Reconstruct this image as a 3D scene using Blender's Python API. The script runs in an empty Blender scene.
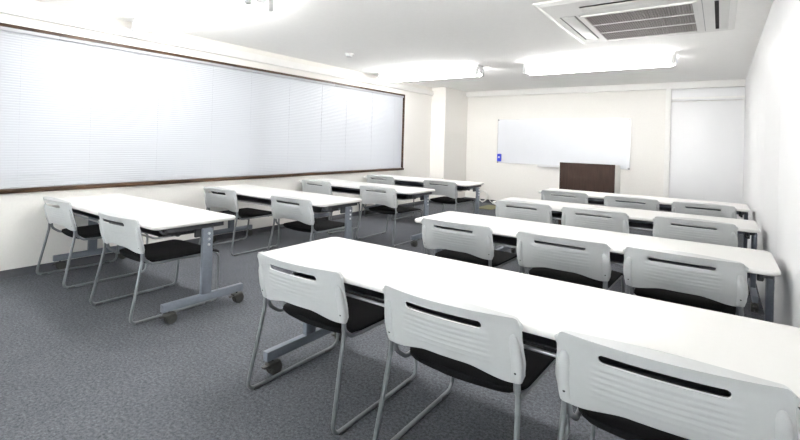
import bpy, bmesh, math, random
from math import sin, cos, pi, sqrt, radians
from mathutils import Vector, Matrix

random.seed(4)
S = bpy.context.scene
COL = S.collection

# ------------------------------------------------------------------ materials
def srgb(r, g, b):
    f = lambda c: (c / 255 / 12.92) if c / 255 <= 0.04045 else ((c / 255 + 0.055) / 1.055) ** 2.4
    return (f(r), f(g), f(b), 1.0)

def mat(name, color, rough=0.5, metal=0.0, spec=0.5, noise=None, bump=None, coat=0.0):
    """Principled material; noise=(scale, amount) breaks up the base colour, bump=(scale, strength)."""
    m = bpy.data.materials.new(name)
    m.use_nodes = True
    nt = m.node_tree
    b = nt.nodes['Principled BSDF']
    b.inputs['Base Color'].default_value = color
    b.inputs['Roughness'].default_value = rough
    b.inputs['Metallic'].default_value = metal
    b.inputs['Specular IOR Level'].default_value = spec
    b.inputs['Coat Weight'].default_value = coat
    tc = nt.nodes.new('ShaderNodeTexCoord')
    if noise:
        n = nt.nodes.new('ShaderNodeTexNoise')
        n.inputs['Scale'].default_value = noise[0]
        n.inputs['Detail'].default_value = 4
        nt.links.new(tc.outputs['Object'], n.inputs['Vector'])
        r = nt.nodes.new('ShaderNodeValToRGB')
        a = noise[1]
        r.color_ramp.elements[0].position = 0.3
        r.color_ramp.elements[1].position = 0.7
        r.color_ramp.elements[0].color = tuple(c * (1 - a) for c in color[:3]) + (1,)
        r.color_ramp.elements[1].color = tuple(min(1, c * (1 + a)) for c in color[:3]) + (1,)
        nt.links.new(n.outputs['Fac'], r.inputs['Fac'])
        nt.links.new(r.outputs['Color'], b.inputs['Base Color'])
    if bump:
        n2 = nt.nodes.new('ShaderNodeTexNoise')
        n2.inputs['Scale'].default_value = bump[0]
        n2.inputs['Detail'].default_value = 3
        nt.links.new(tc.outputs['Object'], n2.inputs['Vector'])
        bp = nt.nodes.new('ShaderNodeBump')
        bp.inputs['Strength'].default_value = bump[1]
        bp.inputs['Distance'].default_value = 0.01
        nt.links.new(n2.outputs['Fac'], bp.inputs['Height'])
        nt.links.new(bp.outputs['Normal'], b.inputs['Normal'])
    return m

def emit_mat(name, color, strength):
    m = bpy.data.materials.new(name)
    m.use_nodes = True
    nt = m.node_tree
    nt.nodes.clear()
    e = nt.nodes.new('ShaderNodeEmission')
    e.inputs['Color'].default_value = color
    e.inputs['Strength'].default_value = strength
    o = nt.nodes.new('ShaderNodeOutputMaterial')
    nt.links.new(e.outputs[0], o.inputs['Surface'])
    return m

def slat_mat():
    m = bpy.data.materials.new('blind_slat_aluminium')
    m.use_nodes = True
    nt = m.node_tree
    b = nt.nodes['Principled BSDF']
    b.inputs['Base Color'].default_value = (0.37, 0.378, 0.40, 1)
    b.inputs['Roughness'].default_value = 0.5
    t = nt.nodes.new('ShaderNodeBsdfTranslucent')
    t.inputs['Color'].default_value = (0.86, 0.89, 0.97, 1)
    mx = nt.nodes.new('ShaderNodeMixShader')
    mx.inputs['Fac'].default_value = 0.02
    nt.links.new(b.outputs[0], mx.inputs[1])
    nt.links.new(t.outputs[0], mx.inputs[2])
    nt.links.new(mx.outputs[0], nt.nodes['Material Output'].inputs['Surface'])
    return m

def carpet_mat():
    m = bpy.data.materials.new('grey_loop_carpet')
    m.use_nodes = True
    nt = m.node_tree
    b = nt.nodes['Principled BSDF']
    b.inputs['Roughness'].default_value = 0.95
    b.inputs['Specular IOR Level'].default_value = 0.15
    tc = nt.nodes.new('ShaderNodeTexCoord')
    n1 = nt.nodes.new('ShaderNodeTexNoise'); n1.inputs['Scale'].default_value = 62; n1.inputs['Detail'].default_value = 8; n1.inputs['Roughness'].default_value = 0.9
    n2 = nt.nodes.new('ShaderNodeTexNoise'); n2.inputs['Scale'].default_value = 5; n2.inputs['Detail'].default_value = 4
    nt.links.new(tc.outputs['Object'], n1.inputs['Vector'])
    nt.links.new(tc.outputs['Object'], n2.inputs['Vector'])
    r1 = nt.nodes.new('ShaderNodeValToRGB')
    r1.color_ramp.elements[0].position = 0.38; r1.color_ramp.elements[0].color = (CARPET[0]*.32, CARPET[1]*.32, CARPET[2]*.32, 1)
    r1.color_ramp.elements[1].position = 0.62; r1.color_ramp.elements[1].color = (CARPET[0]*1.85, CARPET[1]*1.85, CARPET[2]*1.85, 1)
    nt.links.new(n1.outputs['Fac'], r1.inputs['Fac'])
    r2 = nt.nodes.new('ShaderNodeValToRGB')
    r2.color_ramp.elements[0].position = 0.35; r2.color_ramp.elements[0].color = (.9, .9, .9, 1)
    r2.color_ramp.elements[1].position = 0.65; r2.color_ramp.elements[1].color = (1.0, 1.0, 1.0, 1)
    nt.links.new(n2.outputs['Fac'], r2.inputs['Fac'])
    mx = nt.nodes.new('ShaderNodeMix'); mx.data_type = 'RGBA'; mx.blend_type = 'MULTIPLY'
    mx.inputs['Factor'].default_value = 1
    nt.links.new(r1.outputs['Color'], mx.inputs['A'])
    nt.links.new(r2.outputs['Color'], mx.inputs['B'])
    nt.links.new(mx.outputs['Result'], b.inputs['Base Color'])
    return m

def wood_mat(name, c0, c1, scale=(2, 2, 30), rough=0.45):
    m = bpy.data.materials.new(name)
    m.use_nodes = True
    nt = m.node_tree
    b = nt.nodes['Principled BSDF']
    b.inputs['Roughness'].default_value = rough
    b.inputs['Specular IOR Level'].default_value = .25
    tc = nt.nodes.new('ShaderNodeTexCoord')
    mp = nt.nodes.new('ShaderNodeMapping'); mp.inputs['Scale'].default_value = scale
    n = nt.nodes.new('ShaderNodeTexNoise'); n.inputs['Scale'].default_value = 1.5; n.inputs['Detail'].default_value = 6
    r = nt.nodes.new('ShaderNodeValToRGB')
    r.color_ramp.elements[0].position = .3; r.color_ramp.elements[0].color = c0
    r.color_ramp.elements[1].position = .7; r.color_ramp.elements[1].color = c1
    nt.links.new(tc.outputs['Object'], mp.inputs['Vector'])
    nt.links.new(mp.outputs['Vector'], n.inputs['Vector'])
    nt.links.new(n.outputs['Fac'], r.inputs['Fac'])
    nt.links.new(r.outputs['Color'], b.inputs['Base Color'])
    return m

CARPET = (0.086, 0.091, 0.103)
M = {}
M['wall'] = mat('cream_wallpaper', (0.83, 0.81, 0.775, 1), 0.85, spec=.2, noise=(60, .015), bump=(220, .06))
M['ceiling'] = mat('ceiling_board', (0.93, 0.925, 0.91, 1), 0.9, spec=.2, noise=(25, .012), bump=(150, .05))
M['panelwall'] = mat('gloss_white_panel', (0.80, 0.80, 0.805, 1), 0.38, spec=.2, noise=(3, .01))
M['doorpanel'] = mat('white_door_panel', (0.80, 0.80, 0.81, 1), 0.4, noise=(3, .01))
M['trim'] = mat('white_trim', (0.84, 0.83, 0.81, 1), 0.5, noise=(10, .01))
M['carpet'] = carpet_mat()
M['base'] = mat('dark_grey_skirting', (0.075, 0.078, 0.088, 1), 0.6, noise=(30, .08))
M['frame'] = wood_mat('brown_window_frame', srgb(40, 27, 18), srgb(84, 62, 45), (1, 3, 20), .4)
M['slat'] = slat_mat()
M['rail'] = mat('blind_rail_white', (0.8, 0.81, 0.84, 1), .4, noise=(8, .01))
M['glass'] = mat('window_glass', (0.9, 0.95, 0.95, 1), .02)
M['glass'].node_tree.nodes['Principled BSDF'].inputs['Transmission Weight'].default_value = 1
M['top'] = mat('white_laminate', (0.64, 0.633, 0.615, 1), .38, spec=.4, noise=(40, .008))
M['post'] = mat('blue_grey_steel_paint', (0.165, 0.185, 0.22, 1), .4, metal=.2, noise=(50, .06))
M['under'] = mat('dark_underframe', (0.055, 0.058, 0.064, 1), .5, noise=(50, .1))
M['rod'] = mat('light_grey_steel', (0.42, 0.43, 0.44, 1), .35, metal=.6, noise=(40, .05))
M['caster'] = mat('dark_caster_rubber', (0.038, 0.038, 0.035, 1), .55, noise=(60, .15))
M['bolt'] = mat('bright_bolt', (0.75, 0.77, 0.8, 1), .3, metal=.7, noise=(60, .05))
M['plastic'] = mat('pale_grey_plastic', (0.445, 0.455, 0.457, 1), .42, spec=.4, noise=(70, .012), bump=(500, .05))
M['seat'] = mat('black_seat_fabric', (0.008, 0.008, 0.009, 1), .9, spec=.12, noise=(250, .35), bump=(400, .2))
M['tube'] = mat('grey_steel_tube', (0.21, 0.222, 0.235, 1), .35, metal=.55, noise=(60, .06))
M['glide'] = mat('dark_grey_glide', (0.09, 0.09, 0.095, 1), .5, noise=(60, .1))
M['screw'] = mat('screw_hole_dark', (0.03, 0.03, 0.03, 1), .4, noise=(90, .1))
M['board'] = mat('whiteboard_enamel', (0.74, 0.752, 0.785, 1), .25, spec=.5, noise=(4, .008))
M['alu'] = mat('pale_aluminium', (0.62, 0.62, 0.63, 1), .35, metal=.5, noise=(30, .04))
M['cap'] = mat('grey_corner_cap', (0.3, 0.3, 0.31, 1), .5, noise=(60, .1))
M['blue'] = mat('blue_eraser_plastic', srgb(44, 62, 190), .5, noise=(30, .1))
M['felt'] = mat('white_eraser_felt', (0.6, 0.6, 0.65, 1), .9, noise=(90, .1))
M['darkwood'] = wood_mat('dark_brown_veneer', srgb(36, 23, 17), srgb(52, 36, 29), (30, 2, 2.5), .7)
M['creamwood'] = mat('cream_side_board', (0.74, 0.72, 0.66, 1), .5, noise=(8, .03))
M['acwhite'] = mat('ac_white_plastic', (0.78, 0.775, 0.76, 1), .45, noise=(20, .01))
M['acflap'] = mat('ac_flap_grey', (0.70, 0.70, 0.68, 1), .45, noise=(20, .01))
M['acdark'] = mat('ac_dark_inside', (0.04, 0.035, 0.033, 1), .7, noise=(40, .15))
M['grille'] = mat('ac_grille_grey_brown', (0.33, 0.305, 0.295, 1), .5, noise=(40, .05))
M['housing'] = mat('light_housing_white', (0.85, 0.85, 0.85, 1), .35, noise=(15, .01))
M['socket'] = mat('lamp_socket_white', (0.6, 0.6, 0.6, 1), .5, noise=(15, .03))
M['tubelamp'] = emit_mat('fluorescent_glow', (1.0, 0.985, 0.965, 1), 29.0)
M['cable'] = mat('white_cable', (0.78, 0.78, 0.76, 1), .45, noise=(50, .02))
M['olive'] = mat('olive_mat', srgb(112, 110, 80), .9, noise=(120, .15), bump=(300, .3))

# ------------------------------------------------------------------ helpers
def finish(bm, name, m, parent=None, smooth=None, loc=None):
    bmesh.ops.recalc_face_normals(bm, faces=bm.faces)
    me = bpy.data.meshes.new(name)
    bm.to_mesh(me); bm.free()
    if isinstance(m, (list, tuple)):
        for k in m: me.materials.append(k)
    else:
        me.materials.append(m)
    if smooth is not None:
        for p in me.polygons: p.use_smooth = True
        me.set_sharp_from_angle(angle=radians(smooth))
    o = bpy.data.objects.new(name, me)
    COL.objects.link(o)
    if parent: o.parent = parent
    if loc: o.location = loc
    return o

def box(bm, x0, x1, y0, y1, z0, z1, bev=0.0, seg=2):
    vs = [bm.verts.new((x, y, z)) for x in (x0, x1) for y in (y0, y1) for z in (z0, z1)]
    q = [(0, 1, 3, 2), (4, 6, 7, 5), (0, 4, 5, 1), (2, 3, 7, 6), (0, 2, 6, 4), (1, 5, 7, 3)]
    fs = [bm.faces.new([vs[i] for i in f]) for f in q]
    if bev > 0:
        es = list({e for f in fs for e in f.edges})
        bmesh.ops.bevel(bm, geom=es, offset=bev, segments=seg, profile=.5, affect='EDGES')

def boxo(name, m, parent, x0, x1, y0, y1, z0, z1, bev=0.0):
    bm = bmesh.new(); box(bm, x0, x1, y0, y1, z0, z1, bev)
    return finish(bm, name, m, parent, 40 if bev else None)

def fillet(pts, rad, n=6):
    """Round the corners of a polyline."""
    pts = [Vector(p) for p in pts]
    out = [pts[0]]
    for i in range(1, len(pts) - 1):
        p = pts[i]; a = pts[i - 1] - p; b = pts[i + 1] - p
        la, lb = a.length, b.length
        a.normalize(); b.normalize()
        ang = a.angle(b)
        r = rad[i] if isinstance(rad, dict) and i in rad else (rad if not isinstance(rad, dict) else .03)
        t = min(r / math.tan(ang / 2), la * .48, lb * .48)
        p0 = p + a * t; p2 = p + b * t
        for k in range(n + 1):
            s = k / n
            out.append(p0 * (1 - s) ** 2 + p * 2 * s * (1 - s) + p2 * s * s)
    out.append(pts[-1])
    return out

def tube(bm, pts, r, n=10, closed=False):
    pts = [Vector(p) for p in pts]
    N = len(pts)
    rings = []
    up = None
    for i, p in enumerate(pts):
        if closed:
            t = pts[(i + 1) % N] - pts[i - 1]
        else:
            t = (pts[min(i + 1, N - 1)] - pts[max(i - 1, 0)])
        t.normalize()
        if up is None:
            up = Vector((0, 0, 1)) if abs(t.z) < .9 else Vector((1, 0, 0))
        u = (up - t * up.dot(t)).normalized()
        v = t.cross(u)
        up = u
        rings.append([bm.verts.new(p + (u * cos(2 * pi * k / n) + v * sin(2 * pi * k / n)) * r) for k in range(n)])
    for i in range(N if closed else N - 1):
        a, b = rings[i], rings[(i + 1) % N]
        for k in range(n):
            bm.faces.new((a[k], a[(k + 1) % n], b[(k + 1) % n], b[k]))
    if not closed:
        bm.faces.new(rings[0][::-1]); bm.faces.new(rings[-1])

def cyl(bm, c, axis, r, h, n=20, bev=0):
    """Cylinder centred on c along axis ('x','y','z')."""
    rot = {'z': Matrix.Identity(4), 'x': Matrix.Rotation(pi / 2, 4, 'Y'), 'y': Matrix.Rotation(pi / 2, 4, 'X')}[axis]
    ret = bmesh.ops.create_cone(bm, cap_ends=True, segments=n, radius1=r, radius2=r, depth=h, matrix=Matrix.Translation(c) @ rot)
    if bev:
        vs = set(ret['verts'])
        es = [e for e in bm.edges if e.verts[0] in vs and e.verts[1] in vs and any(len(f.verts) > 4 for f in e.link_faces)]
        bmesh.ops.bevel(bm, geom=es, offset=bev, segments=2, profile=.5, affect='EDGES')

def rounded_slab(bm, x0, x1, y0, y1, z0, z1, R, bev):
    """Slab with round plan corners and an eased edge all round."""
    def ring(inset, z):
        v = []
        r = max(R - inset, .002)
        for cx, cy, a0 in ((x1 - R, y1 - R, 0), (x0 + R, y1 - R, 90), (x0 + R, y0 + R, 180), (x1 - R, y0 + R, 270)):
            for k in range(9):
                a = radians(a0 + 90 * k / 8)
                v.append(bm.verts.new((cx + r * cos(a), cy + r * sin(a), z)))
        return v
    rings = []
    for k in range(4):
        a = pi / 2 * k / 3
        rings.append(ring(bev * (1 - sin(a)), z0 + bev * (1 - cos(a))))
    for k in range(4):
        a = pi / 2 * k / 3
        rings.append(ring(bev * (1 - cos(a)), z1 - bev * (1 - sin(a))))
    n = len(rings[0])
    for a, b in zip(rings, rings[1:]):
        for k in range(n):
            bm.faces.new((a[k], a[(k + 1) % n], b[(k + 1) % n], b[k]))
    bm.faces.new(rings[0][::-1]); bm.faces.new(rings[-1])

def empty(name, label, cat, loc=(0, 0, 0), rz=0.0, group=None):
    o = bpy.data.objects.new(name, None)
    o.empty_display_size = .1
    COL.objects.link(o)
    o.location = loc; o.rotation_euler = (0, 0, rz)
    o['label'] = label; o['category'] = cat
    if group: o['group'] = group
    return o

def tag(o, label, cat, group=None):
    o['label'] = label; o['category'] = cat
    if group: o['group'] = group
    return o

def struct(o):
    o['kind'] = 'structure'
    return o

def dup(root, label, loc, rz=0.0):
    r = root.copy(); COL.objects.link(r)
    r.location = loc; r.rotation_euler = (0, 0, rz); r['label'] = label
    for ch in root.children:
        c = ch.copy(); COL.objects.link(c); c.parent = r
        for g in ch.children:
            d = g.copy(); COL.objects.link(d); d.parent = c
    return r

# ------------------------------------------------------------------ room shell
XL, XR = -5.437, 0.335
YB, YF = -3.2, 9.625
ZC = 2.615
WY0, WY1, WZ0, WZ1 = -0.30, 7.513, 0.786, 2.348   # window, outer edge of its frame

struct(boxo('floor', M['carpet'], None, XL - .3, XR + .2, YB - .2, YF + .2, -.1, 0))
struct(boxo('ceiling', M['ceiling'], None, XL - .3, XR + .2, YB - .2, YF + .2, ZC, ZC + .1))
bm = bmesh.new()
wy0, wy1, wz0, wz1 = WY0 + .02, WY1 - .02, WZ0 + .02, WZ1 - .02
box(bm, XL - .2, XL, YB, wy0, 0, ZC)
box(bm, XL - .2, XL, wy1, YF, 0, ZC)
box(bm, XL - .2, XL, wy0, wy1, 0, wz0)
box(bm, XL - .2, XL, wy0, wy1, wz1, ZC)
struct(finish(bm, 'wall_left', M['wall']))
struct(boxo('wall_front', M['wall'], None, XL - .2, XR + .2, YF, YF + .15, 0, ZC))
bm = bmesh.new()
box(bm, XL - .2, -4.9, YB - .15, YB, 0, ZC); box(bm, -.3, XR + .2, YB - .15, YB, 0, ZC)
box(bm, -4.9, -.3, YB - .15, YB, 0, .8); box(bm, -4.9, -.3, YB - .15, YB, 2.3, ZC)
struct(finish(bm, 'wall_back', M['wall']))
# added opening behind the camera, out of view, lets in soft fill light
fill_win = bpy.data.objects.new('added_fill_window', None); COL.objects.link(fill_win); fill_win.location = (-4.9, YB, .8); struct(fill_win)
bm = bmesh.new()
box(bm, 0, 4.6, -.12, .015, 0, .045); box(bm, 0, 4.6, -.12, .015, 1.455, 1.5)
for k in range(5):
    xx = k * 4.555 / 4
    box(bm, xx, xx + .045, -.12, .015, .045, 1.455)
finish(bm, 'window_frame', M['frame'], fill_win)
boxo('glass_pane', M['glass'], fill_win, .045, 4.555, -.075, -.07, .045, 1.455)
# right wall: gloss panels with hairline joints
bm = bmesh.new()
y = YB
while y < YF:
    y2 = min(y + 1.2, YF)
    box(bm, XR, XR + .02, y + .002, y2 - .002, 0, ZC)
    y = y2
box(bm, XR + .019, XR + .15, YB, YF, 0, ZC)
struct(finish(bm, 'wall_right', M['panelwall']))
# pillar at the far left corner
struct(boxo('pillar_left', M['wall'], None, XL, -5.07, 8.57, YF, 0, ZC))
# ceiling beam along the front wall, and the moulding over the window
struct(boxo('trim_1', M['trim'], None, -5.07, XR, YF - .085, YF, 2.492, ZC, .004))
struct(boxo('trim_2', M['trim'], None, XL, XL + .055, YB, 8.57, 2.435, 2.535, .006))
# white post between the front wall and the door panel
struct(boxo('trim_3', M['trim'], None, -.865, -.775, YF - .09, YF, 0, 2.493, .004))
# white sliding panel right of the post
d1 = bpy.data.objects.new('door_1', None); COL.objects.link(d1); d1.location = (-.2, YF, 0); struct(d1)
o = boxo('door_leaf', M['doorpanel'], d1, -.575, .535, -.05, 0, .0, 2.255, .003)
o = boxo('door_header', M['doorpanel'], d1, -.575, .535, -.058, 0, 2.268, 2.485, .003)
o = boxo('door_rail', M['trim'], d1, -.575, .535, -.066, 0, 2.295, 2.33, .003)
# skirting boards
struct(boxo('baseboard_left', M['base'], None, XL, XL + .012, YB, 8.57, 0, .075, .002))
bm = bmesh.new()
box(bm, XL, -5.07 + .012, 8.558, 8.57, 0, .075)
box(bm, -5.07, -5.058, 8.57, YF, 0, .075)
box(bm, -5.058, -.865, YF - .012, YF, 0, .075)
struct(finish(bm, 'baseboard_front', M['base']))

# window: brown frame, sill, glass
win = bpy.data.objects.new('window_1', None); COL.objects.link(win); win.location = (XL, WY0, WZ0); struct(win)
L, H = WY1 - WY0, WZ1 - WZ0
bm = bmesh.new()
fw = .03
box(bm, -.16, .018, 0, L, H - fw, H)
box(bm, -.16, .018, 0, fw, 0, H)
box(bm, -.16, .018, L - fw * .8, L, 0, H)
finish(bm, 'window_frame', M['frame'], win)
boxo('window_sill', M['frame'], win, -.16, .035, -.01, L + .01, 0, .042, .004)
bm = bmesh.new()
for k in range(1, 4):
    yy = L * k / 4 + .45
    box(bm, -.15, -.115, yy - .03, yy + .03, .042, H - fw)
finish(bm, 'mullion', M['frame'], win)
boxo('glass_pane', M['glass'], win, -.138, -.132, fw, L - fw * .8, .042, H - fw)

# venetian blinds, closed
def blind(y0, y1, label, out=0.0):
    b = empty('window_blind', label, 'blind', (XL + out, y0, WZ0), 0, 'window blinds')
    w = y1 - y0
    z0, z1 = .0425, H - fw
    boxo('headrail', M['slat'], b, -.045, .004, .001, w - .001, z1 - .035, z1 - .002, .002)
    boxo('bottom_rail', M['slat'], b, -.036, -.006, .001, w - .001, z0, z0 + .018, .003)
    bm = bmesh.new()
    pitch = .024
    z = z0 + .03
    while z < z1 - .036:
        # one slat: three facets, tilted almost shut, top leaning to the glass
        prof = []
        for k in range(4):
            s = k / 3 - .5
            a = radians(80)
            c = .0026 * (1 - 4 * s * s)
            prof.append((-.021 - s * .028 * cos(a) + c * sin(a), z + s * .028 * sin(a) + c * cos(a)))
        va = [bm.verts.new((px, 0, pz)) for px, pz in prof]
        vb = [bm.verts.new((px, w, pz)) for px, pz in prof]
        for k in range(3):
            bm.faces.new((va[k], vb[k], vb[k + 1], va[k + 1]))
        z += pitch
    finish(bm, 'slats', M['slat'], b, 60)
    bm = bmesh.new()
    for t in (.15, .5, .85):
        tube(bm, [(.0, w * t, z0 + .01), (.0, w * t, z1 - .01)], .0009, 6)
    finish(bm, 'ladder_cord', M['slat'], b)
    return b
blind(WY0 + fw, 1.6398, 'white slatted blind at the left edge of the photo, above the nearest window-side table', .012)
blind(1.6402, 3.5598, 'wide white slatted blind, second from the left along the window', .008)
blind(3.5602, 5.4848, 'white slatted blind third from the left, before the far one', .004)
blind(5.4852, WY1 - fw * .8, 'white slatted blind at the far right end of the window, beside the pillar')

# ------------------------------------------------------------------ whiteboard, eraser, podium
wb = empty('whiteboard', 'wide white board with thin pale frame on the far front wall', 'whiteboard', (-4.258, YF, .944))
Wb, Hb = 2.80, 1.005
boxo('board_panel', M['board'], wb, .012, Wb - .012, -.022, -.004, .012, Hb - .012)
bm = bmesh.new()
box(bm, 0, Wb, -.03, 0, 0, .016); box(bm, 0, Wb, -.03, 0, Hb - .014, Hb)
box(bm, 0, .014, -.03, 0, 0, Hb); box(bm, Wb - .014, Wb, -.03, 0, 0, Hb)
finish(bm, 'frame', M['alu'], wb)
for x, z in ((.018, .018), (Wb - .018, .018), (.018, Hb - .018), (Wb - .018, Hb - .018)):
    boxo('corner_cap', M['cap'], wb, x - .018, x + .018, -.033, 0, z - .018, z + .018, .004)
bm = bmesh.new()
box(bm, .98, 1.66, -.09, -.03, -.03, -.012, .003); box(bm, .98, 1.66, -.094, -.088, -.03, .004)
finish(bm, 'pen_tray', M['alu'], wb)

er = empty('whiteboard_eraser', 'small blue eraser stuck on the lower left of the whiteboard', 'eraser', (-4.19, YF - .023, .985))
boxo('grip', M['blue'], er, -.048, .048, -.05, -.02, 0, .17, .008)
boxo('felt_pad', M['felt'], er, -.046, .046, -.02, 0, .003, .167, .003)
bm = bmesh.new(); box(bm, -.022, .022, -.0515, -.049, .075, .11)
finish(bm, 'pale_sticker', M['felt'], er)

pod = empty('podium', 'dark brown wooden lectern with cream side before the whiteboard', 'lectern', (-1.745, 7.38, 0))
hw = .42
boxo('front_panel', M['darkwood'], pod, -hw, hw - .002, 0, .025, .03, 1.105, .003)
for s in (-1, 1):
    # side boards with a rounded top shoulder
    bm = bmesh.new()
    pr = [(0.026, 0.0), (.47, 0), (.47, .93)]
    for k in range(9):
        a = pi / 2 * k / 8
        pr.append((.34 + .13 * cos(a), .96 + .13 * sin(a)))
    pr.append((.026, 1.098))
    xs = (s * hw, s * (hw - .03))
    A = [bm.verts.new((xs[0], y, z)) for y, z in pr]; B = [bm.verts.new((xs[1], y, z)) for y, z in pr]
    bm.faces.new(A); bm.faces.new(B[::-1])
    for i in range(len(pr)):
        j = (i + 1) % len(pr)
        bm.faces.new((A[i], A[j], B[j], B[i]))
    finish(bm, 'side_panel', M['creamwood'], pod)
boxo('top_shelf', M['darkwood'], pod, -hw + .03, hw - .03, .026, .36, 1.02, 1.045)
boxo('inner_shelf', M['darkwood'], pod, -hw + .03, hw - .03, .026, .42, .62, .64)
boxo('plinth', M['darkwood'], pod, -hw + .03, hw - .03, .026, .44, 0, .06)

# ------------------------------------------------------------------ ceiling air conditioner
ac = empty('air_conditioner', 'white four-way cassette air conditioner with brown grille set in the ceiling', 'air conditioner', (-.65, 4.68, ZC))
X0, X1, Y0, Y1 = -.742, .742, -.87, .86
zb = -.03
bm = bmesh.new()
def frame_ring(bm, o, i, z0, z1):
    """Rectangular ring o=(x0,x1,y0,y1) minus i."""
    box(bm, o[0], i[0], o[2], o[3], z0, z1); box(bm, i[1], o[1], o[2], o[3], z0, z1)
    box(bm, i[0], i[1], o[2], i[2], z0, z1); box(bm, i[0], i[1], i[3], o[3], z0, z1)
# outer rim slopes from the ceiling down to the face
outer = [(X0, Y0), (X1, Y0), (X1, Y1), (X0, Y1)]
e = .05
inn = [(X0 + e, Y0 + e), (X1 - e, Y0 + e), (X1 - e, Y1 - e), (X0 + e, Y1 - e)]
va = [bm.verts.new((x, y, 0)) for x, y in outer]
vm = [bm.verts.new((x, y, -.012)) for x, y in outer]
vb = [bm.verts.new((x, y, zb)) for x, y in inn]
for k in range(4):
    j = (k + 1) % 4
    bm.faces.new((va[k], va[j], vm[j], vm[k])); bm.faces.new((vm[k], vm[j], vb[j], vb[k]))
slots = [(-.64, -.49, -.42, .60), (.585, .72 - .015, -.32, .72), (-.40, .44, -.68, -.52), (-.40, .44, .735, .79)]
GX0, GX1, GY0, GY1 = -.425, .432, -.36, .69
# face: strips around the slots and the grille opening
cuts_x = sorted({X0 + e, X1 - e, GX0, GX1, *[s[0] for s in slots], *[s[1] for s in slots]})
cuts_y = sorted({Y0 + e, Y1 - e, GY0, GY1, *[s[2] for s in slots], *[s[3] for s in slots]})
holes = slots + [(GX0, GX1, GY0, GY1)]
for a, b in zip(cuts_x, cuts_x[1:]):
    for c, d in zip(cuts_y, cuts_y[1:]):
        mx, my = (a + b) / 2, (c + d) / 2
        if any(h[0] < mx < h[1] and h[2] < my < h[3] for h in holes) or mx > X1 - e: continue
        box(bm, a, b, c, d, zb, zb + .006)
bmesh.ops.remove_doubles(bm, verts=bm.verts, dist=.0005)
finish(bm, 'panel', M['acwhite'], ac)
bm = bmesh.new(); box(bm, X0 + .03, X1 - .03, Y0 + .03, Y1 - .03, -.004, -.001)
finish(bm, 'cavity', M['acdark'], ac)
def louver(x0, x1, y0, y1, gap_side):
    g = .03
    if gap_side == '-x': x0 += g
    if gap_side == '-y': y0 += g + .03
    if gap_side == '+y': y1 -= .012
    boxo('louver', M['acflap'], ac, x0, x1, y0, y1, zb - .002, zb + .008, .003)
louver(-.625, -.505, -.405, .585, 'none'); louver(.586, .692, -.310, .71, '-x')
louver(-.40, .44, -.68, -.52, '-y'); louver(-.40, .44, .735, .79, '+y')
for x in (-.46, .50):
    boxo('panel_joint', M['cap'], ac, x - .0025, x + .0025, -.42, .74, zb - .001, zb + .001)
g = bmesh.new()
n = 40
for k in range(n):
    x = GX0 + (GX1 - GX0) * (k + .5) / n
    box(g, x - .0034, x + .0034, GY0, GY1, zb - .004, zb + .006)
m_ = 36
for k in range(m_):
    y = GY0 + (GY1 - GY0) * (k + .5) / m_
    box(g, GX0, GX1, y - .0028, y + .0028, zb - .001, zb + .004)
gr = finish(g, 'grille', M['grille'], ac)
bm = bmesh.new()
for t in (1 / 3, 2 / 3):
    y = GY0 + (GY1 - GY0) * t
    box(bm, GX0, GX1, y - .012, y + .012, zb - .008, zb + .004, .002)
frame_ring(bm, (GX0 - .03, GX1 + .03, GY0 - .03, GY1 + .03), (GX0, GX1, GY0, GY1), zb - .01, zb + .002)
finish(bm, 'grille_frame', M['acwhite'], gr)

# smoke detector
sd = empty('smoke_detector', 'small round white detector on the ceiling near the window', 'smoke detector', (-4.43, 4.74, ZC))
bm = bmesh.new(); cyl(bm, (0, 0, -.01), 'z', .062, .02, 24, .004); finish(bm, 'mount_plate', M['acwhite'], sd, 40)
bm = bmesh.new(); cyl(bm, (0, 0, -.034), 'z', .042, .03, 24, .008); finish(bm, 'sensor_head', M['socket'], sd, 40)

# ------------------------------------------------------------------ twin-tube ceiling lights
def light_fixture(label, x, y):
    f = empty('ceiling_light', label, 'ceiling light', (x, y, ZC), 0, 'twin-tube ceiling lights')
    Lf = 1.0
    # housing: inverted ridge with sloping white reflector wings
    bm = bmesh.new()
    pr = [(-.105, 0), (-.105, -.02), (-.035, -.12), (.035, -.12), (.105, -.02), (.105, 0)]
    A = [bm.verts.new((-Lf, py, pz)) for py, pz in pr]; B = [bm.verts.new((Lf, py, pz)) for py, pz in pr]
    bm.faces.new(A); bm.faces.new(B[::-1])
    for i in range(len(pr)):
        j = (i + 1) % len(pr); bm.faces.new((A[i], A[j], B[j], B[i]))
    finish(bm, 'housing', M['housing'], f)
    for s in (-1, 1):
        bm = bmesh.new(); cyl(bm, (0, s * .108, -.132), 'x', .02, 2 * Lf - .09, 14)
        finish(bm, 'fluorescent_tube', M['tubelamp'], f, 40)
        for e in (-1, 1):
            bm = bmesh.new()
            box(bm, e * (Lf - .022) - .022, e * (Lf - .022) + .022, s * .108 - .026, s * .108 + .026, -.158, -.04, .005)
            finish(bm, 'lamp_socket', M['socket'], f, 40)
    return f
light_fixture('white twin-tube ceiling light at top left, over the nearest window-side table', -4.2, 2.33)
light_fixture('white twin-tube ceiling light above the far end of the window by the pillar', -4.17, 6.43)
light_fixture('white twin-tube ceiling light near the whiteboard, between pillar and air conditioner', -1.5, 6.65)
light_fixture('twin-tube ceiling light over the nearest right-hand table, seen only as glow on right wall', -1.5, 2.33)

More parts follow.
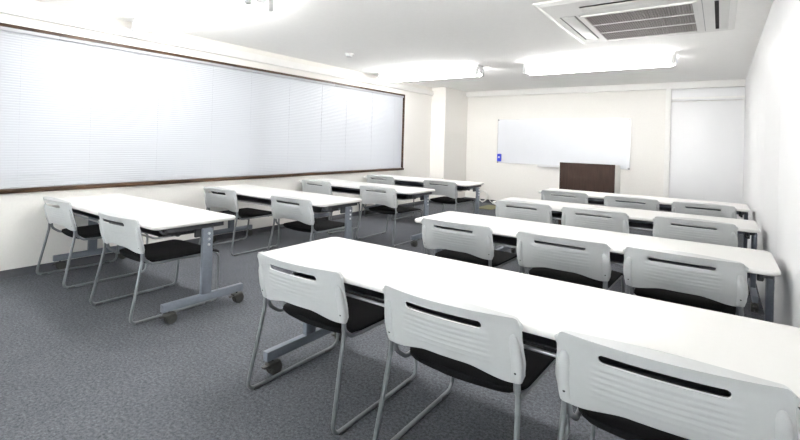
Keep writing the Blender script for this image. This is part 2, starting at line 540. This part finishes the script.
# ------------------------------------------------------------------ tables
def make_table(L, label, loc):
    """Flip-top table, x 0..L, near edge y=0."""
    D = .626
    t = empty('folding_table', label, 'table', loc, 0, 'white folding tables')
    bm = bmesh.new(); rounded_slab(bm, 0, L, 0, D, .691, .72, .055, .011)
    finish(bm, 'tabletop', M['top'], t, 50)
    for e in (0, 1):
        sx = 1 if e == 0 else -1
        x = .021 if e == 0 else L - .021
        yc = .405
        bm = bmesh.new()
        box(bm, x - .02, x + .02, yc - .042, yc + .042, .14, .655, .012)
        lg = finish(bm, 'leg', M['post'], t, 40)
        bm = bmesh.new(); box(bm, x - .021, x + .021, .075, .725, .095, .152, .006)
        finish(bm, 'foot', M['post'], lg, 40)
        for cy in (.13, .68):
            bm = bmesh.new()
            for w in (-.015, .015):
                cyl(bm, (x + w, cy + .012, .04), 'x', .04, .023, 22, .007)
            cyl(bm, (x, cy + .012, .04), 'x', .012, .048, 10)
            box(bm, x - .0265, x + .0265, cy - .042, cy + .046, .046, .082, .014, 3)
            box(bm, x - .014, x + .014, cy - .068, cy - .03, .058, .068, .004)
            cyl(bm, (x, cy, .09), 'z', .009, .03, 10)
            finish(bm, 'caster', M['caster'], lg, 40)
        for k in range(3):
            bm = bmesh.new()
            cyl(bm, (x - sx * .0215, yc + .004, .615 - .043 * k), 'x', .0105, .007, 14, .002)
            finish(bm, 'bolt', M['bolt'], lg, 40)
        # hinge bracket between post and top
        bm = bmesh.new()
        box(bm, x + sx * .03 - .022, x + sx * .03 + .022, .10, .55, .655, .691, .004)
        box(bm, x + sx * .045 - .012, x + sx * .045 + .012, yc - .075, yc + .075, .585, .67, .006)
        finish(bm, 'hinge_bracket', M['under'], lg, 40)
        # flip lever: a dark curved handle under the near corner
        bm = bmesh.new()
        xx = x + sx * .06
        tube(bm, fillet([(xx, .30, .655), (xx, .16, .635), (xx, .09, .655), (xx, .075, .685)], .03), .011, 8)
        cyl(bm, (xx, .205, .635), 'x', .024, .03, 14, .004)
        finish(bm, 'flip_lever', M['under'], t, 40)
    boxo('crossbar', M['post'], t, .04, L - .04, .385, .425, .61, .655, .006)
    # under-shelf: dark tray hung beneath the top with a steel front rod
    bm = bmesh.new()
    box(bm, .16, L - .16, .14, .41, .600, .606)
    box(bm, .16, L - .16, .404, .41, .606, .66)
    for k in range(2):
        xx = .16 if k == 0 else L - .166
        box(bm, xx, xx + .006, .14, .41, .606, .69)
    finish(bm, 'under_shelf', M['under'], t)
    bm = bmesh.new(); tube(bm, fillet([(.165, .2, .604), (.165, .085, .604), (L - .165, .085, .604), (L - .165, .2, .604)], .03), .0075, 8)
    finish(bm, 'shelf_rod', M['rod'], t, 60)
    bm = bmesh.new()
    box(bm, .2, L - .2, .06, .085, .672, .691); box(bm, .2, L - .2, .54, .565, .672, .691)
    finish(bm, 'underframe', M['under'], t)
    return t

RX0, RL = -2.128, 2.415
LX1, LL = -3.249, 2.15
ra = make_table(RL, 'long white table nearest the camera, front of the right-hand rows', (RX0, 1.558, 0))
dup(ra, 'long white right-hand table second from the camera', (RX0, 3.10, 0))
dup(ra, 'long white right-hand table third from the camera, just behind the front one', (RX0, 4.655, 0))
dup(ra, 'long white right-hand table farthest from the camera, in front of the lectern', (RX0, 6.215, 0))
la = make_table(LL, 'shorter white table nearest the camera on the window side', (LX1 - LL, 1.556, 0))
dup(la, 'shorter white window-side table second from the camera', (LX1 - LL, 3.155, 0))
dup(la, 'shorter white window-side table third from the camera', (LX1 - LL, 4.69, 0))
dup(la, 'shorter white window-side table farthest away, by the pillar', (LX1 - LL, 6.24, 0))

for ch in la.children:
    if ch.name.startswith('tabletop'): ch.scale = (1, 1.055, 1)

# ------------------------------------------------------------------ stacking chairs
def smooth01(t):
    t = max(0, min(1, t)); return t * t * (3 - 2 * t)

def backrest_mesh():
    nu, nv = 84, 34
    HW = .320
    def zt(u):
        c = 0
        if abs(u) > .93: c = .022 * (1 - sqrt(max(0, 1 - ((abs(u) - .93) / .07) ** 2)))
        return .757 - .008 * u * u - c
    def zbm(u):
        c = 0
        if abs(u) > .88: c = .035 * (1 - sqrt(max(0, 1 - ((abs(u) - .88) / .12) ** 2)))
        return .494 + .030 * (1 - smooth01((abs(u) - .25) / .6)) + c
    def width(v):
        return HW - .014 * smooth01((v - .25) / .75) - .006 * (1 - smooth01(v / .3))
    slot_half, slot_r = .172, .0145
    def P(u, v):
        z = zbm(u) + (zt(u) - zbm(u)) * v
        x = u * width(v)
        bulge = .042 + .020 * v
        y = .046 + .050 * (1 - v) ** 1.15 - bulge * (1 - u * u)
        # horizontal ribs across the middle, below the hand slot
        env = smooth01((.66 - abs(u)) / .10) * smooth01((z - .555) / .012) * smooth01((.688 - z) / .012)
        y += -.0024 * env * (1 + sin((z - .555) / .0218 * 2 * pi))
        # lip at the top edge
        y -= .004 * smooth01((v - .86) / .14)
        return Vector((x, y, z))
    def sd(x, z, u):
        zc = zt(u) - .053
        dx = max(abs(x) - (slot_half - slot_r), 0)
        return sqrt(dx * dx + (z - zc) ** 2) - slot_r, zc
    us = [-1 + 2 * i / nu for i in range(nu + 1)]
    # denser rows around the slot
    vs = [j / nv for j in range(nv + 1)]
    par = [[[u, v] for v in vs] for u in us]
    cell_in = {}
    for i in range(nu):
        for j in range(nv):
            uc, vc = (us[i] + us[i + 1]) / 2, (vs[j] + vs[j + 1]) / 2
            p = P(uc, vc)
            cell_in[i, j] = sd(p.x, p.z, uc)[0] < 0
    # snap vertices on the hole's border to the slot outline
    for i in range(nu + 1):
        for j in range(nv + 1):
            cs = [cell_in.get((i + a, j + b), False) for a in (-1, 0) for b in (-1, 0)]
            if any(cs) and not all(cs):
                u, v = par[i][j]
                for it in range(4):
                    p = P(u, v)
                    d, zc = sd(p.x, p.z, u)
                    cx = max(-(slot_half - slot_r), min(slot_half - slot_r, p.x))
                    dirx, dirz = p.x - cx, p.z - zc
                    l = sqrt(dirx ** 2 + dirz ** 2) or 1
                    tx, tz = cx + dirx / l * slot_r, zc + dirz / l * slot_r
                    u += (tx - p.x) / HW
                    v += (tz - p.z) / (zt(u) - zbm(u))
                par[i][j] = [u, v]
    bm = bmesh.new()
    def nrm(u, v):
        e = .004
        a = P(min(1, u + e), v) - P(max(-1, u - e), v); b = P(u, min(1, v + e)) - P(u, max(0, v - e))
        return b.cross(a).normalized()     # towards the seat (+y)
    back = [[bm.verts.new(P(*par[i][j])) for j in range(nv + 1)] for i in range(nu + 1)]
    def thick(u, v):
        return .007 + (.008 + .038 * (1 - u * u)) * smooth01((v - .86) / .12)
    front = []
    for i in range(nu + 1):
        row = []
        for j in range(nv + 1):
            u, v = par[i][j]
            n = nrm(u, v)
            if n.y < 0: n = -n
            row.append(bm.verts.new(P(u, v) + n * thick(u, v)))
        front.append(row)
    for i in range(nu):
        for j in range(nv):
            if cell_in[i, j]: continue
            for G in (back, front):
                bm.faces.new((G[i][j], G[i + 1][j], G[i + 1][j + 1], G[i][j + 1]))
    def wall(i0, j0, i1, j1):
        bm.faces.new((back[i0][j0], back[i1][j1], front[i1][j1], front[i0][j0]))
    for i in range(nu):
        for j in (0, nv): wall(i, j, i + 1, j)
    for j in range(nv):
        for i in (0, nu): wall(i, j, i, j + 1)
    for i in range(nu):
        for j in range(1, nv):
            if cell_in[i, j - 1] != cell_in[i, j]: wall(i, j, i + 1, j)
    for j in range(nv):
        for i in range(1, nu):
            if cell_in[i - 1, j] != cell_in[i, j]: wall(i, j, i, j + 1)
    for v in [v for v in bm.verts if not v.link_faces]: bm.verts.remove(v)
    # raised sleeves that take the frame tubes at both sides
    for s in (-1, 1):
        rings = []
        N = 14
        zs = [.496, .500, .508, .53, .575, .62, .65, .67, .683, .688]
        rr = [.55, .8, .95, 1, 1, .97, .9, .72, .4, .1]
        for z, k in zip(zs, rr):
            v = (z - .50) / .24
            u = s * .905
            c = P(u, max(0.02, min(1, v)))
            rings.append([bm.verts.new((c.x + .024 * k * cos(2 * pi * q / N), c.y + .004 + .0165 * k * sin(2 * pi * q / N), z)) for q in range(N)])
        for a, b in zip(rings, rings[1:]):
            for q in range(N): bm.faces.new((a[q], a[(q + 1) % N], b[(q + 1) % N], b[q]))
        bm.faces.new(rings[0][::-1]); bm.faces.new(rings[-1])
    return bm, P

def seat_mesh():
    """Black upholstered seat pad with a waterfall front and a dished middle, local y forward."""
    bm = bmesh.new()
    nx, ny = 20, 22
    HWs = .298
    def corner(y):
        # half width along the depth: narrower at the rear, rounded corners at both ends
        t = (y - .15) / .59
        w = HWs - .022 * (1 - t)
        if t < .16: w -= .10 * (1 - sqrt(max(0, 1 - ((.16 - t) / .16) ** 2)))
        if t > .88: w -= .06 * (1 - sqrt(max(0, 1 - ((t - .88) / .12) ** 2)))
        return w
    def pt(i, j, layer):
        t = j / ny
        y = .15 + .59 * t
        s = -1 + 2 * i / nx
        w = corner(y)
        x = s * w
        edge = max(abs(s) ** 6, (abs(2 * t - 1)) ** 10)
        z = .442 - .014 * (1 - s * s) * (1 - abs(2 * t - .9)) - .032 * smooth01((t - .8) / .2)
        if layer: z -= .014 * edge
        else: z -= .05 - .022 * edge + .016 * (1 - s * s) * (1 - smooth01(t / .9))
        return bm.verts.new((x, y, z))
    T = [[pt(i, j, 1) for j in range(ny + 1)] for i in range(nx + 1)]
    B = [[pt(i, j, 0) for j in range(ny + 1)] for i in range(nx + 1)]
    for i in range(nx):
        for j in range(ny):
            for G in (T, B): bm.faces.new((G[i][j], G[i + 1][j], G[i + 1][j + 1], G[i][j + 1]))
    for i in range(nx):
        for j in (0, ny): bm.faces.new((T[i][j], T[i + 1][j], B[i + 1][j], B[i][j]))
    for j in range(ny):
        for i in (0, nx): bm.faces.new((T[i][j], T[i][j + 1], B[i][j + 1], B[i][j]))
    return bm

def make_chair(label, loc, rz):
    c = empty('stacking_chair', label, 'chair', loc, rz, 'chairs at the tables')
    bm, P = backrest_mesh()
    b = finish(bm, 'backrest', M['plastic'], c, 50)
    for s in (-1, 1):
        p = P(s * .905, .12)
        bm = bmesh.new(); cyl(bm, (p.x, p.y - .0125, .54), 'y', .0045, .006, 12)
        finish(bm, 'screw', M['screw'], b)
    finish(seat_mesh(), 'seat', M['seat'], c, 60)
    for s in (-1, 1):
        k = P(s * .905, .12)
        tx, ty = k.x, k.y + .008
        pts = [(tx - s * .002, ty - .012, .64), (tx, ty + .002, .53), (s * .292, ty + .0, .44), (s * .314, .004, .0115),
               (s * .316, .69, .0115), (s * .285, .71, .40), (s * .268, .17, .402), (s * .276, ty + .018, .45), (s * .280, ty + .008, .55)]
        rads = {1: .05, 2: .2, 3: .05, 4: .05, 5: .06, 6: .06, 7: .06}
        bm = bmesh.new(); tube(bm, fillet(pts, rads, 7), .0105, 10)
        fr = finish(bm, 'side_frame', M['tube'], c, 60)
        for y in (.07, .60):
            bm = bmesh.new(); box(bm, s * .315 - .013, s * .315 + .013, y - .024, y + .024, 0, .017, .004)
            finish(bm, 'glide', M['glide'], fr, 40)
    bm = bmesh.new()
    for y in (.26, .56):
        tube(bm, [(-.27, y, .392), (.27, y, .392)], .009, 8)
    finish(bm, 'seat_crossbar', M['tube'], c, 60)
    return c

chairs = [
    (-1.745, 1.482, 0.008, 'pale grey chair at the left end of the nearest long table'),
    (-0.88, 1.482, 0.002, 'pale grey chair in the middle of the nearest long table'),
    (-0.132, 1.48, 0.012, 'pale grey chair at the right end of the nearest long table, lower right corner'),
    (-1.7, 3.022, 0.004, 'pale grey chair at the left end of the second long table'),
    (-0.883, 3.022, 0.004, 'pale grey chair in the middle of the second long table'),
    (-0.178, 3.022, -0.025, 'pale grey chair at the right end of the second long table'),
    (-1.745, 4.578, 0, 'pale grey chair at the left end of the third long table'),
    (-1.015, 4.578, 0.003, 'pale grey chair in the middle of the third long table'),
    (-0.181, 4.575, -0.001, 'pale grey chair at the right end of the third long table'),
    (-1.745, 6.12, 0.002, 'pale grey chair at the left end of the farthest long table, below the lectern'),
    (-0.908, 6.066, 0.003, 'pale grey chair in the middle of the farthest long table'),
    (-0.152, 6.05, 0, 'pale grey chair at the right end of the farthest long table'),
    (-4.985, 1.478, 0.02, 'pale grey chair against the window wall at the nearest window-side table'),
    (-3.745, 1.478, 0.03, 'pale grey chair at the aisle end of the nearest window-side table'),
    (-4.891, 3.02, 0.035, 'pale grey chair at the window end of the second window-side table'),
    (-3.69, 3.073, 0.024, 'pale grey chair at the aisle end of the second window-side table'),
    (-4.954, 4.61, -0.01, 'pale grey chair at the window end of the third window-side table'),
    (-3.779, 4.612, 0.006, 'pale grey chair at the aisle end of the third window-side table'),
    (-4.98, 6.16, 0.001, 'pale grey chair at the window end of the farthest window-side table'),
    (-3.719, 6.12, 0.003, 'pale grey chair at the aisle end of the farthest window-side table'),
]
proto = None
for x, y, rz, lab in chairs:
    if proto is None:
        proto = make_chair(lab, (x, y, 0), rz)
    else:
        dup(proto, lab, (x, y, 0), rz)

# ------------------------------------------------------------------ small things by the front wall
bm = bmesh.new()
pts = []
for k in range(97):
    a = 2 * pi * k / 32
    r = .125 + .012 * sin(k * .7)
    pts.append((r * cos(a) * .8, -.05 - .012 * (k / 32) + .02 * sin(a), .15 + r * sin(a)))
tube(bm, pts, .008, 8)
tube(bm, fillet([(.125, -.05, .2), (.2, -.09, .05), (.32, -.16, .0085), (.7, -.2, .0085), (.95, -.1, .0085)], .06), .008, 8)
cb = finish(bm, 'coiled_cable', M['cable'], None, 60, (-4.57, YF, 0))
tag(cb, 'white cable coiled against the front wall right of the farthest window-side table', 'cable')
bm = bmesh.new(); box(bm, -4.28, -3.92, 8.6, 9.25, 0, .008, .003)
tag(finish(bm, 'floor_mat', M['olive'], None), 'olive mat on the floor before the front wall, left of the third-row chair', 'mat')

# ------------------------------------------------------------------ daylight outside the blinds
w = bpy.data.worlds.new('outside_daylight'); S.world = w
w.use_nodes = True
nt = w.node_tree
bg = nt.nodes['Background']
# pale overcast sky above the horizon, brighter lower half added to light the ceiling
tc = nt.nodes.new('ShaderNodeTexCoord')
sep = nt.nodes.new('ShaderNodeSeparateXYZ')
rmp = nt.nodes.new('ShaderNodeValToRGB')
mth = nt.nodes.new('ShaderNodeMath'); mth.operation = 'MULTIPLY_ADD'
mth.inputs[1].default_value = .5; mth.inputs[2].default_value = .5
nt.links.new(tc.outputs['Generated'], sep.inputs[0])
nt.links.new(sep.outputs['Z'], mth.inputs[0])
nt.links.new(mth.outputs[0], rmp.inputs['Fac'])
rmp.color_ramp.elements[0].position = .49; rmp.color_ramp.elements[0].color = (1.0, .985, .96, 1)
rmp.color_ramp.elements[1].position = .51; rmp.color_ramp.elements[1].color = (.33, .335, .35, 1)
nt.links.new(rmp.outputs['Color'], bg.inputs['Color'])
bg.inputs['Strength'].default_value = 18.0

# ------------------------------------------------------------------ camera
F, PXC, PYC = 446.285, 414.592, 140.103
yaw, pitch, roll = .601, .005, .028
f = Vector((-sin(yaw), cos(yaw), 0)); r = Vector((cos(yaw), sin(yaw), 0)); u = Vector((0, 0, 1))
f, u = cos(pitch) * f + sin(pitch) * u, cos(pitch) * u - sin(pitch) * f
r, u = cos(roll) * r + sin(roll) * u, cos(roll) * u - sin(roll) * r
cd = bpy.data.cameras.new('camera')
cam = bpy.data.objects.new('camera', cd); COL.objects.link(cam)
mw = Matrix((( r.x, u.x, -f.x, 0), (r.y, u.y, -f.y, 0), (r.z, u.z, -f.z, 1.364), (0, 0, 0, 1)))
cam.matrix_world = mw
cd.sensor_fit = 'HORIZONTAL'; cd.sensor_width = 36
cd.lens = F / 800 * 36
cd.shift_x = (400 - PXC) / 800
cd.shift_y = (PYC - 220) / 800
cd.clip_start = .02
S.camera = cam

S.view_settings.view_transform = 'Standard'
S.view_settings.look = 'None'
S.view_settings.gamma = 1
S.view_settings.use_curve_mapping = False
S.view_settings.exposure = 1.2
S.cycles.use_denoising = True
S.cycles.max_bounces = 10
S.cycles.diffuse_bounces = 7
S.cycles.glossy_bounces = 4
S.cycles.sample_clamp_indirect = 8
